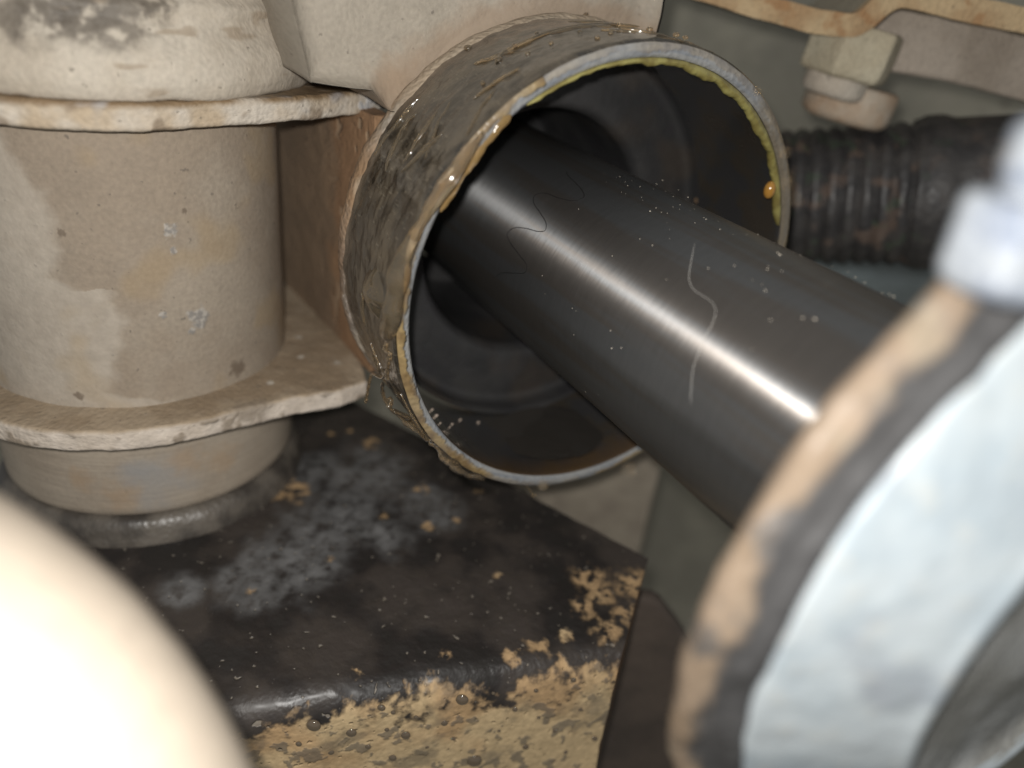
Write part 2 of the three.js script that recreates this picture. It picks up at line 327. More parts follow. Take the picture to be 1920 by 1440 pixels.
// plates
const level = (x, z, y) => V(x, y, z);
function plateOutline(corner, back) {
  const o = []; const R = 0.0551;
  for (let i = 0; i <= 40; i++) { const a = mix(-2.6, 0.62, i / 40); o.push([R * Math.sin(a), R * Math.cos(a)]); }
  for (const c of corner) o.push(c);
  for (const c of back) o.push(c);
  return o;
}
const inTube = (L, w) => { const p = V().copy(TC).addScaledVector(AX, -L).addScaledVector(E1, w); return [p.x, p.z]; };
{
  const at = (px, py, y) => { const p = onLevel(px, py, y); return [p.x, p.z]; };
  const up = plateOutline([at(560, 229, 0.0583), at(660, 216, 0.0583), at(748, 201, 0.0583)], [inTube(0.085, 0.034), inTube(0.12, 0.05), [-0.02, -0.06]]);
  const PU = rough(slab(up, [0.02, -0.005], level, 0.0583, 0.0643, 0.0012, 0.45), 0.0006, 130);
  const bare = onLevel(715, 190, 0.0620), bright = onLevel(640, 205, 0.0585);
  part(bracket, 'upper_plate', grid(PU, 520, 60, true), phys({ ...bake(PU, 1280, 224, (p) => {
    let o = dusty(p, { a: PALE, b: [0.38, 0.3, 0.21], f: 60 });
    const top = ss(0.0625, 0.0640, p.y + 0.0006 * fbm(p, 300, 2));
    o = over(o, [0.2, 0.135, 0.075], top * ss(-0.2, 0.1, fbm(p, 40, 2, 3) + 0.15), 0.6);
    const ch = ss(0.08, 0.22, fbm(p, 75, 3, 44)) * ss(0.060, 0.0615, p.y); o = over(o, [0.3, 0.29, 0.29], ch * 0.7, 0.5, -0.4);
    o = over(o, [0.19, 0.14, 0.095], ss(0.12, 0.25, fbm(p, 110, 3, 28)) * 0.7, 0.8, -0.2);
    o = over(o, [0.44, 0.47, 0.52], spot(p, bare, 0.0045), 0.3, -0.3);
    return over(o, [0.66, 0.55, 0.4], spot(p, bright, 0.006, 0.7) * 0.6);
  }), bumpScale: 0.0007 }));
  const lo = plateOutline([at(560, 778, -0.0231), at(640, 765, -0.0231), at(688, 745, -0.0231)], [inTube(0.06, 0.047), inTube(0.12, 0.047), [-0.02, -0.075]]);
  const PL = rough(slab(lo, [0.02, -0.005], level, -0.0231, -0.0168, 0.0012, 0.5), 0.0006, 130);
  const worn = onLevel(480, 775, -0.0168), white = [onLevel(565, 669, -0.0168), onLevel(498, 682, -0.0168), onLevel(508, 718, -0.0168), onLevel(632, 680, -0.0168), onLevel(560, 632, -0.0168)];
  part(bracket, 'lower_plate', grid(PL, 520, 60, true), phys({ ...bake(PL, 1280, 288, (p) => {
    const edge = ss(-0.0168, -0.0180, p.y + 0.0005 * fbm(p, 320, 3));
    let o = dusty(p, { a: [0.34, 0.265, 0.185], b: [0.25, 0.185, 0.12], f: 40 });
    o = over(o, [0.56, 0.485, 0.41].map((x) => x * (1 + 0.3 * fbm(p, 400, 3, 6))), edge * (0.85 + 0.5 * fbm(p, 130, 3, 5)), 0.8, 0.2);
    o = over(o, [0.23, 0.185, 0.14], spot(p, worn, 0.006, 0.6) * 0.8, 0.6, -0.3);
    o = over(o, [0.24, 0.19, 0.14], edge * ss(0.12, 0.26, fbm(p, 140, 3, 81)) * 0.8, 0.6, -0.4);
    for (const q of white) o = over(o, [0.55, 0.5, 0.43], spot(p, q, 0.0011) * 0.8);
    return o;
  }), bumpScale: 0.0007 }));
  // web between the plates
  const a = onLevel(525, 520, -0.0168), b = onLevel(690, 690, -0.0168), dir = V().subVectors(b, a).setY(0).normalize(), nrm = V(dir.z, 0, -dir.x);
  const mid = a.clone(); const toW = (x, y, d) => mid.clone().addScaledVector(dir, x).addScaledVector(nrm, -d).setY(y);
  const Lw = V().subVectors(b, a).length();
  const PW = rough(slab([[-0.07, -0.018], [-0.03, -0.018], [0.01, -0.018], [Lw + 0.002, -0.018], [Lw + 0.002, 0.02], [Lw + 0.002, 0.0595], [0, 0.0595], [-0.07, 0.0595], [-0.07, 0.02]], [0.01, 0.02], toW, -0.006, 0, 0.0006), 0.0005, 120);
  part(bracket, 'web_plate', grid(PW, 200, 110, true), phys({ ...bake(PW, 640, 384, (p) => {
    let o = dusty(p, { a: [0.245, 0.168, 0.105], b: [0.2, 0.138, 0.088], f: 45 });
    const s = V().subVectors(p, a).dot(dir), r = ss(Lw - 0.035, Lw - 0.02, s + 0.014 * fbm(p, 95, 4, 9));
    o = over(o, [0.27, 0.15, 0.075], r * 0.75, 0.9, 0.25);
    const fl = ss(0.2, 0.24, fbm(p, 150, 3, 15)) * r; o = over(o, [0.36, 0.26, 0.17], fl * 0.7, 0.9, 0.5);
    return o;
  }), bumpScale: 0.0012 }), 'brown stained web plate');
}
// dusty top casting that saddles the tube, and the stepped collar on top of the boss
{
  const toW = (w, y, d) => V().copy(TC).addScaledVector(AX, -d).addScaledVector(E1, w).setY(y);
  const saddle = (w) => [w, Math.max(0.0646, TC.y + Math.sqrt(0.0590 ** 2 - w * w))];
  const out = [[0.0690, 0.0705], [0.060, 0.0698], [0.054, 0.0695], [0.050, 0.0648], [0.047, 0.0646], ...[0.044, 0.04, 0.034, 0.028, 0.02, 0.01, 0, -0.01, -0.02, -0.026].map(saddle), [-0.0275, 0.09], [-0.0275, 0.13], [0.03, 0.13], [0.076, 0.13], [0.0735, 0.09]];
  const P = rough(slab(out, [0.025, 0.102], toW, 0.11, 0.0405, 0.006), 0.0012, 60);
  const brown = onPlane(740, 150, AX, TC.clone().addScaledVector(AX, -0.0405));
  part(bracket, 'top_casting', grid(P, 320, 110, true), phys({ ...bake(P, 896, 448, (p) => {
    let o = dusty(p, { a: [0.36, 0.318, 0.262], b: [0.295, 0.258, 0.208], f: 22 });
    const d = V().subVectors(p, TC); d.addScaledVector(AX, -d.dot(AX)); const near = d.length() - RO;
    o = over(o, [0.27, 0.2, 0.14], ss(0.009, 0.002, near + 0.007 * fbm(p, 120, 4, 3)) * 0.75, 0.9, 0.2);
    return over(o, [0.25, 0.18, 0.12], spot(p, brown, 0.005, 0.8) * 0.6, 0.9, 0.2);
  }), bumpScale: 0.0004 }));
  const C = rough(lathe(rounded([[0.02, 0.0638], [0.0530, 0.0640], [0.0542, 0.0680], [0.0530, 0.0735], [0.0500, 0.0785], [0.0490, 0.0812], [0.0497, 0.0822], [0.0488, 0.0838], [0.0468, 0.0850], [0.0474, 0.0866], [0.0455, 0.0885], [0.0462, 0.0905], [0.044, 0.094], [0.040, 0.105], [0.02, 0.106]], 0.0012)), 0.0011, 75);
  const cy = (x, y) => onCyl(x, y, O, Y, 0.049);
  const dk = [[60, 32, 0.006], [20, 30, 0.004], [190, 28, 0.006], [240, 26, 0.007], [150, 22, 0.005], [195, 122, 0.0022], [313, 10, 0.002], [100, 18, 0.004], [270, 30, 0.003]].map(([x, y, r]) => [cy(x, y), r]);
  part(bracket, 'collar', grid(C, 200, 90, true), phys({ ...bake(C, 1024, 256, (p) => {
    let o = dusty(p, { a: [0.43, 0.38, 0.312], b: [0.37, 0.318, 0.252], f: 34 });
    for (const [q, r] of dk) o = over(o, [0.075, 0.06, 0.045], spot(p, q, r, 0.6) * 0.65 * ss(-0.35, 0.1, fbm(p, 260, 3, 9)), 0.6, -0.2);
    o = over(o, [0.25, 0.19, 0.13], ss(0.16, 0.28, fbm(V(p.x, p.y * 3, p.z), 70, 3, 13)) * 0.6);
    return o;
  }), bumpScale: 0.0004 }));
}

// ================================================================ polished shaft
const shaft = thing('steel_shaft', 'dark polished round steel shaft coming out of the greasy tube', 'shaft', cyl(SC, 0, RS, Math.PI));
{
  const P = axial([[0.001, -0.099], [RS - 0.001, -0.099], [RS, -0.098], [RS, 0.1070], [RS - 0.001, 0.1075], [0.001, 0.1075]], SC, 0.6);
  const fn = (p) => {
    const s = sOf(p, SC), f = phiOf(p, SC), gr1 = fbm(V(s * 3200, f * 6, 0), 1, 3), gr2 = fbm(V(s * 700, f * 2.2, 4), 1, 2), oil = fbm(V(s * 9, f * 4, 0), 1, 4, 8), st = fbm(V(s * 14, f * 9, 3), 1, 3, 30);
    let c = mix3([0.24, 0.239, 0.238], [0.22, 0.192, 0.168], ss(-0.12, 0.2, oil + 0.4 * st) * 0.75);  // oil noise paints brown reflection streaks into the steel colour
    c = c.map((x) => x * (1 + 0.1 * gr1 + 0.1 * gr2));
    return [c, clamp(0.35 + 0.05 * gr1 + 0.03 * st), 0.5 + 0.5 * gr1 + 0.15 * gr2];
  };
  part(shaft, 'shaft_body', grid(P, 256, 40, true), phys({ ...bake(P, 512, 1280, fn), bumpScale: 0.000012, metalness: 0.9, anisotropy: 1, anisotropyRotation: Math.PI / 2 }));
  const ln = (pts, r, mat, name, label) => {
    const q = pts.map(([x, y]) => onCyl(x, y, SC, AX, RS + r * 0.4));
    part(shaft, name, grid(sweep(q, () => r, pts.length * 14, 6, 0.5, (p) => cyl(O, 0, 1, phiOf(p, SC))), pts.length * 14, 6), mat, label);
  };
  const black = phys({ color: new THREE.Color().setRGB(0.012, 0.011, 0.011), roughness: 0.5 });
  ln([[925, 522], [940, 512], [965, 512], [985, 510], [988, 500], [972, 476], [955, 452], [951, 438], [962, 428], [985, 428], [1010, 434], [1022, 432], [1024, 420], [1012, 398], [1000, 378], [1003, 366], [1020, 362], [1050, 372], [1080, 376], [1094, 370], [1092, 358], [1078, 342], [1064, 328], [1062, 320]], 0.00011, black, 'scribed_line', 'thin wavy dark line drawn round the shaft');
  const hairM = phys({ color: new THREE.Color().setRGB(0.42, 0.4, 0.37), roughness: 0.45 });
  const hq = [[1303, 455], [1296, 490], [1292, 522], [1300, 542], [1320, 556], [1336, 568], [1342, 585], [1336, 606], [1322, 632], [1310, 660], [1300, 690], [1296, 730], [1295, 760]].map(([x, y]) => onCyl(x, y, SC, AX, RS + 0.00008));
  single('hair_strand', grid(sweep(hq, (t) => 0.00006 * (1 - 0.5 * t), 160, 6), 160, 6), hairM, 'fine pale hair stuck across the polished shaft', 'hair');
}
// pale grit scattered on the shaft and in the tube: nobody could count it
{
  const geos = [], ball = new THREE.IcosahedronGeometry(1, 0);
  const put = (p, r) => { const g = ball.clone(); g.scale(r * rr(0.7, 1.5), r * rr(0.5, 1), r * rr(0.7, 1.4)); g.rotateY(rnd() * 6); g.translate(p.x, p.y, p.z); geos.push(g); };
  const spots = [[1162, 331, 3], [1172, 341, 3], [1177, 348, 3], [1200, 350, 3], [1165, 360, 3], [1203, 370, 3], [1231, 345, 3], [1242, 338, 4], [1272, 356, 3], [1290, 370, 4], [1219, 396, 5], [1230, 390, 4], [1240, 398, 3], [1251, 400, 3], [1262, 388, 3], [1275, 384, 3], [1324, 411, 5], [1303, 418, 3], [1085, 392, 4], [1320, 408, 3], [1350, 430, 4], [1223, 460, 4], [1400, 440, 3], [1421, 440, 4], [1462, 478, 7], [1458, 474, 5], [1440, 500, 4], [1439, 505, 4], [1466, 508, 3], [1328, 503, 4], [1377, 498, 4], [1250, 524, 3], [1435, 545, 5], [1505, 596, 6], [1528, 598, 7], [1445, 600, 4], [1145, 620, 4], [1147, 653, 5], [1165, 652, 4], [1073, 578, 3], [1080, 583, 2], [1076, 628, 3], [1017, 517, 3], [1022, 551, 2], [1590, 510, 3], [1604, 520, 3], [1622, 530, 4], [1655, 550, 4], [1668, 552, 4], [1676, 556, 4], [1560, 500, 3], [1500, 478, 3], [1480, 720, 4], [1410, 655, 3], [1122, 740, 2], [1098, 735, 3], [1200, 448, 3], [1148, 480, 3]];
  for (const [x, y, s] of spots) put(onCyl(x, y, SC, AX, RS), s * 0.000034);
  for (let i = 0; i < 70; i++) put(cyl(SC, rr(-0.03, 0.08), RS, rr(-0.9, 0.5) ), rr(0.00002, 0.00008));
  const g = mergeGeometries(geos);
  single('grit', g, phys({ color: new THREE.Color().setRGB(0.62, 0.55, 0.45), roughness: 0.8 }), 'pale grit scattered over the polished shaft', 'grit', null, 'stuff');
  const inner = [];
  const wall = (x, y, r, flat) => { const p = onCyl(x, y, TC, AX, RT - 0.0002, true), s = sOf(p, TC); if (s < -0.034) return; const q = ball.clone(); q.scale(r, r * (flat ? 0.4 : 0.9), r); q.rotateZ(rnd()); q.translate(p.x, p.y, p.z); inner.push(q); };
  for (const [x, y, r, f] of [[810, 768, 5, 1], [818, 779, 6, 1], [848, 795, 3], [863, 787, 3.5], [897, 792, 4], [826, 793, 2], [795, 740, 2], [808, 735, 3], [843, 801, 2], [880, 760, 2], [860, 738, 2], [792, 728, 2]]) wall(x, y, r * 0.00011, f);
  if (inner.length) single('paint_flakes', mergeGeometries(inner), phys({ color: new THREE.Color().setRGB(0.5, 0.4, 0.32), roughness: 0.7 }), 'pale paint flakes stuck to the oily inside of the tube', 'flakes', null, 'stuff');
}

// ================================================================ grease on the tube
const greaseM = phys({ color: new THREE.Color().setRGB(0.66, 0.52, 0.34), roughness: 0.07, transmission: 0.92, thickness: 0.004, ior: 1.45, clearcoat: 1, clearcoatRoughness: 0.12 });
const paste = (c, r = 0.35) => phys({ color: new THREE.Color().setRGB(...c), roughness: r, clearcoat: 0.6, clearcoatRoughness: 0.1 });
const outward = (p) => cyl(O, 0, 1, phiOf(p, TC));
const onTube = (x, y, e = 0) => onCyl(x, y, TC, AX, RO + e);
{
  const lump = (P, f, a) => (u, v) => { const p = P(u, v), n = noise(p.x * f, p.y * f, p.z * f); return p.addScaledVector(outward(p), a * n); };
  // the thick clear bead that runs down beside the rim
  const b = [[905, 245], [860, 310], [825, 362], [795, 408], [770, 455], [752, 500], [742, 545], [737, 585], [730, 612], [722, 640]].map(([x, y]) => onTube(x, y, 0.0004));
  const prof = (t) => 0.0014 + 0.0013 * Math.sin(t * 9) ** 2 * (0.4 + t * 0.8) + 0.0012 * ss(0.5, 0.62, t) * ss(0.86, 0.74, t) - 0.0005 * ss(0.85, 1, t);
  const bead = single('grease_bead', grid(lump(sweep(b, prof, 120, 16, 0.75, outward), 220, 0.0005), 160, 18, false), greaseM, 'thick clear grease bead running along the edge of the tube mouth', 'grease');
  // the dome of clear grease lower on the side
  const d0 = onTube(702, 548, 0), dome = (u, v) => { const a = -u * Math.PI * 2, r = v, n = outward(d0), T = AX, B = V().crossVectors(n, T); const rr0 = 0.0058 * (1 + 0.2 * noise(Math.cos(a) * 1.5, Math.sin(a) * 1.5, 4)); const h = 0.0027 * (1 - r * r) - 0.0001; const q = d0.clone().addScaledVector(T, r * rr0 * 1.0 * Math.cos(a)).addScaledVector(B, r * rr0 * Math.sin(a)); const f = phiOf(q, TC), s = sOf(q, TC); return cyl(TC, s, RO + h + 0.0002 * noise(q.x * 300, q.y * 300, q.z * 300), f); };
  single('grease_dome', grid(dome, 64, 24, true), greaseM, 'smooth dome of clear grease on the side of the tube', 'grease');
  const string = (pts, r, label, e = 0.002) => single('grease_string', grid(sweep(pts.map(([x, y, k]) => onTube(x, y, k ?? e)), (t) => r * (0.8 + 0.5 * Math.abs(noise(t * 9, pts[0][0], 0)) * 2), 70, 8), 90, 8), greaseM, label, 'grease');
  string([[726, 642], [722, 655], [731, 664], [728, 680], [726, 705], [727, 712]], 0.0005, 'knobbly clear grease string hanging below the bead');
  string([[724, 700], [716, 709], [704, 703], [695, 706], [691, 722], [688, 740], [685, 757]], 0.00042, 'looped clear grease thread ending in a drop');
  string([[717, 716], [718, 738], [723, 752], [736, 770], [752, 778], [768, 787]], 0.00055, 'sagging clear grease thread under the tube');
  string([[728, 746], [732, 752], [729, 762]], 0.0008, 'small curled grease crumb under the tube');
  // film torn along the lower outside of the rim
  const fr = [[740, 765], [765, 790], [790, 815], [815, 838], [840, 862], [862, 880], [880, 890], [905, 898]].map(([x, y]) => onCyl(x, y, TC, AX, RO + 0.0003));
  single('grease_fringe', grid(lump(sweep(fr, (t) => 0.0009 + 0.0004 * Math.sin(t * 13), 110, 12, 0.7), 260, 0.0007), 120, 14), greaseM, 'ragged clear grease fringe under the lower rim of the tube', 'grease');
  const drip = [[975, 903], [988, 912], [996, 922], [1001, 930]].map(([x, y]) => onPlane(x, y, AX, TC.clone().addScaledVector(AX, -0.002)));
  single('grease_drip', grid(sweep(drip, (t) => 0.0003 + 0.0006 * ss(0.75, 1, t), 40, 8), 40, 8), greaseM, 'tiny drip of grease hanging from the bottom of the rim', 'grease');
  // yellow green grease squeezed out along the inner rim
  const f0 = rimPhi(985, 205), f1 = rimPhi(1452, 432), yel = (u, v) => {
    const f = mix(f0, f1, u), a = v * Math.PI * 2, e = Math.sqrt(clamp(Math.min(u, 1 - u) / 0.04)), k = (0.0009 + 0.0009 * ss(0.15, 0.45, u) * (1 + 0.8 * noise(f * 5, 0, 2)) + 0.0005 * noise(f * 13, 3, 0) + 0.0002 * noise(f * 31, 1, 7)) * (0.05 + e);
    return cyl(TC, -0.0013 + 0.0011 * Math.cos(a) * (0.1 + e), RT + 0.0003 - k * (0.62 + 0.62 * Math.sin(a)), f);
  };
  const ym = phys({ ...bake(yel, 768, 24, (p) => [mix3([0.25, 0.22, 0.075], [0.16, 0.13, 0.04], ss(-0.2, 0.25, fbm(p, 260, 3))), 0.32, 0.5 + 0.5 * fbm(p, 500, 3)]), bumpScale: 0.0004, clearcoat: 0.5, clearcoatRoughness: 0.15 });
  single('yellow_grease', grid(yel, 320, 14), ym, 'scalloped yellow green grease line inside the rim of the tube', 'grease');
  // amber grease in the groove of the rim
  const ab = [[958, 214], [930, 247], [900, 285], [872, 325], [845, 365], [825, 398]].map(([x, y]) => onPlane(x, y, AX, TC));
  single('amber_grease', grid(lump(sweep(ab, (t) => 0.0008 + 0.0002 * Math.sin(t * 17), 90, 10, 0.5, () => AX), 600, 0.0003), 110, 10), phys({ color: new THREE.Color().setRGB(0.3, 0.195, 0.08), roughness: 0.15, transmission: 0.45, thickness: 0.002, ior: 1.46 }), 'amber grease strip lying on the flat rim of the tube', 'grease');
  const od = onPlane(1443, 356, AX, TC.clone().addScaledVector(AX, -0.001)), og = new THREE.SphereGeometry(0.0016, 16, 12); og.scale(1, 1.5, 1); og.translate(od.x, od.y, od.z);
  single('grease_drop', og, paste([0.34, 0.17, 0.035], 0.15), 'orange drop of grease clinging to the far rim', 'grease');
  // oil lying in the bottom of the tube
  const py = TC.y - RT + 0.0026, pool = (u, v) => { const s = mix(-0.0345, -0.0055 + 0.002 * noise(u * 5, 1, 3), v), w = 0.0166 * (2 * u - 1) * Math.sqrt(Math.max(0.0004, 1 - Math.abs(2 * v - 1) ** 3)) * (1 + 0.25 * noise(v * 5, 2 * u, 8)) ; return V().copy(TC).addScaledVector(AX, s).addScaledVector(E1, w).setY(py + 0.00012 * noise(u * 6, v * 5, 2)); };
  single('oil_pool', grid(pool, 40, 40), phys({ color: new THREE.Color().setRGB(0.034, 0.03, 0.026), roughness: 0.04, clearcoat: 1, clearcoatRoughness: 0.03 }), 'dark oil pool lying in the bottom of the open tube', 'oil');
  // ridges where a hand or a rag has dragged the grease round the tube
  const sm = [];
  for (let i = 0; i < 24; i++) {
    const f0 = rr(-0.5, 2.0), s0 = rr(-0.031, -0.003), df = rr(0.08, 0.3) * (rnd() < 0.5 ? -1 : 1), ds = rr(-0.008, 0.008), q = [], R = rr(0.00018, 0.00055);
    for (let k = 0; k <= 5; k++) q.push(cyl(TC, clamp(s0 + ds * k / 5 + rr(-0.0005, 0.0005), -0.034, -0.001), RO + 0.0001, f0 + df * k / 5));
    sm.push(grid(sweep(q, (t) => R * (0.6 + 0.8 * Math.sin(t * Math.PI)), 40, 8, 0.8, outward), 44, 8));
  }
  const loop = [[928, 118], [945, 98], [985, 78], [1030, 60], [1090, 48], [1150, 46], [1200, 50]].map(([x, y]) => onTube(x, y, 0.0002));
  sm.push(grid(sweep(loop, () => 0.0006, 80, 8, 0.7, outward), 90, 8));
  single('grease_smears', mergeGeometries(sm), greaseM, 'wet smeared grease ridges over the outside of the tube', 'grease', null, 'stuff');
  // small wet lumps along the top of the tube
  const g2 = [];
  for (const [x, y, r] of [[1090, 26, 17], [965, 85, 5], [990, 100, 5], [935, 112, 8], [1007, 62, 4], [1088, 60, 5], [1145, 62, 5], [1185, 55, 5], [1218, 55, 6], [1268, 65, 6], [1285, 70, 5], [1120, 70, 5], [1033, 80, 4], [878, 90, 8], [905, 155, 5], [925, 158, 4], [1420, 170, 5], [1470, 285, 6], [1475, 345, 6], [1490, 372, 5], [1478, 330, 4], [1180, 880, 6], [1018, 909, 6]]) {
    const p = onTube(x, y, 0), s = new THREE.SphereGeometry(1, 14, 10), k = r / 1440 * p.distanceTo(EYE); s.scale(k, k * 0.7, k * 1.1); s.translate(p.x, p.y, p.z); g2.push(s);
  }
  g2.forEach((s, i) => single('grease_drop', s, greaseM, i === 0 ? 'round grey grease blob on top of the tube' : 'small clear grease drop on the outside of the tube', 'grease', i === 0 ? undefined : 'grease drops on the tube'));
}

// ================================================================ flange on the shaft's near end
const hub = thing('hub_flange', 'round pale blue grey flange with a muddy rubber rim on the shaft end', 'flange', cyl(SC, 0.104, 0.068, Math.PI));
{
  const PR = rough(axial(rounded([[0.030, 0.0975], [0.060, 0.0968], [0.0640, 0.0974], [0.0660, 0.0992], [0.0657, 0.1012], [0.0630, 0.1038], [0.0615, 0.1046], [0.0605, 0.1062], [0.0575, 0.1064]], 0.0014), SC, 1.0), 0.0012, 85);
  part(hub, 'rubber_rim', grid(PR, 420, 60, true), phys({ ...bake(PR, 1024, 144, (p) => {
    const s = sOf(p, SC), f = phiOf(p, SC), m = fbm(V(f * 5, s * 190, 0), 1, 4, 4) + 0.4 * fbm(p, 130, 3, 6);
    const st = fbm(V(f * 9, s * 700, 2), 1, 4, 40), e = (0.1029 - s) / 0.0013 + 1.5 * m + 1.5 * st;
    let c = mix3([0.032, 0.031, 0.031], [0.145, 0.106, 0.072], ss(-0.5, 0.6, e));
    c = mix3(c, [0.17, 0.14, 0.1], ss(0.1, 0.3, fbm(p, 95, 4, 66)) * 0.7 * ss(-0.5, 0.6, e));
    c = mix3(c, [0.05, 0.049, 0.049], ss(0.12, 0.34, fbm(V(f * 7, s * 230, 0), 1, 4, 90) + 0.35 * st + 0.15 * fbm(p, 420, 2, 7)) * 0.75);
    return [c.map((x) => x * (1 + 0.3 * fbm(p, 700, 3))), 0.75 - 0.25 * ss(0, 0.3, fbm(p, 90, 2, 8)), 0.5 + m];
  }), bumpScale: 0.0012 }), 'mud stained black rubber rim');
  const PF = rough(axial(rounded([[0.0570, 0.1045], [0.0586, 0.1052], [0.0588, 0.1066], [0.0578, 0.1074], [0.0418, 0.1178], [0.0408, 0.1190], [0.0396, 0.1192], [0.0388, 0.1178]], 0.0008), SC, 1.2), 0.0005, 70);
  part(hub, 'face_plate', grid(PF, 320, 60, true), phys({ ...bake(PF, 768, 256, (p) => {
    const m = fbm(p, 60, 4), n = fbm(p, 240, 3, 9);
    let c = mix3([0.275, 0.302, 0.315], [0.22, 0.252, 0.273], ss(-0.15, 0.25, m));
    c = mix3(c, [0.12, 0.132, 0.155], ss(0.18, 0.4, fbm(p, 75, 4, 51)) * 0.45);
    c = mix3(c, [0.3, 0.3, 0.28], ss(0.15, 0.3, n) * 0.4);
    return [c, 0.5 + 0.3 * n, 0.5 + 0.5 * n + 0.3 * m];
  }), bumpScale: 0.0005 }), 'pale blue grey face');
  const PH = rough(axial(rounded([[0.0391, 0.1182], [0.0386, 0.1166], [0.0360, 0.1158], [0.026, 0.1160], [0.001, 0.1185]], 0.001), SC), 0.0006, 80);
  part(hub, 'hub_recess', grid(PH, 160, 40, true), phys({ ...bake(PH, 384, 192, (p) => {
    const o = dusty(p, { a: [0.26, 0.262, 0.255], b: [0.17, 0.168, 0.155], f: 45 }); return [o[0], 0.6, o[2]];
  }), bumpScale: 0.001 }), 'grey dirty recess');
}
// pale hex bolt beside the flange
{
  const c = atDepth(1912, 448, 0.08), ax = W(V(0.12, 0.9, 0.42)).normalize(), s1 = V().crossVectors(ax, V(0, 0.3, 1)).normalize(), s2 = V().crossVectors(ax, s1);
  const bolt = thing('hex_bolt', 'bright zinc hex bolt with a rounded end above the flange', 'bolt', c);
  const hexR = (a, R) => { const q = ((a % (Math.PI / 3)) + Math.PI / 3) % (Math.PI / 3) - Math.PI / 6; return R * 0.866 / Math.cos(q) * (1 - 0.05 * (Math.abs(q) / (Math.PI / 6)) ** 4); };
  const solid = (pts, hex, o) => (u, v) => { const f = profile(pts)(v), a = u * Math.PI * 2, r = hex ? hexR(a, f[0]) : f[0]; return c.clone().addScaledVector(ax, f[1] + o).addScaledVector(s1, r * Math.cos(a)).addScaledVector(s2, r * Math.sin(a)); };
  const zinc = (P) => phys({ ...bake(P, 256, 256, (p) => { const m = fbm(p, 170, 3), n = fbm(p, 600, 2, 4); let col = mix3([0.17, 0.182, 0.195], [0.115, 0.132, 0.165], ss(-0.1, 0.25, m)); col = mix3(col, [0.19, 0.155, 0.11], ss(0.2, 0.35, fbm(p, 130, 2, 9)) * 0.5); return [col, 0.6 + 0.2 * n, 0.5 + 0.5 * n]; }), bumpScale: 0.0006, metalness: 0 });
  const P1 = rough(solid(rounded([[0.0005, -0.0074], [0.0078, -0.0074], [0.0094, -0.0056], [0.0094, 0.0038], [0.008, 0.0052], [0.004, 0.0052]].map(([r, y]) => [r * 0.8, y * 0.8]), 0.0014), true, 0), 0.0006, 160);
  const P2 = rough(solid(rounded([[0.0046, 0.003], [0.0046, 0.0072], [0.0055, 0.0082], [0.0056, 0.0132], [0.0042, 0.0148], [0.0004, 0.0152]].map(([r, y]) => [r * 0.8, y * 0.8]), 0.0016), false, 0), 0.0004, 160);
  part(bolt, 'hex_head', grid(P1, 96, 50, true), zinc(P1)); part(bolt, 'bolt_end', grid(P2, 64, 40, true), zinc(P2));
}

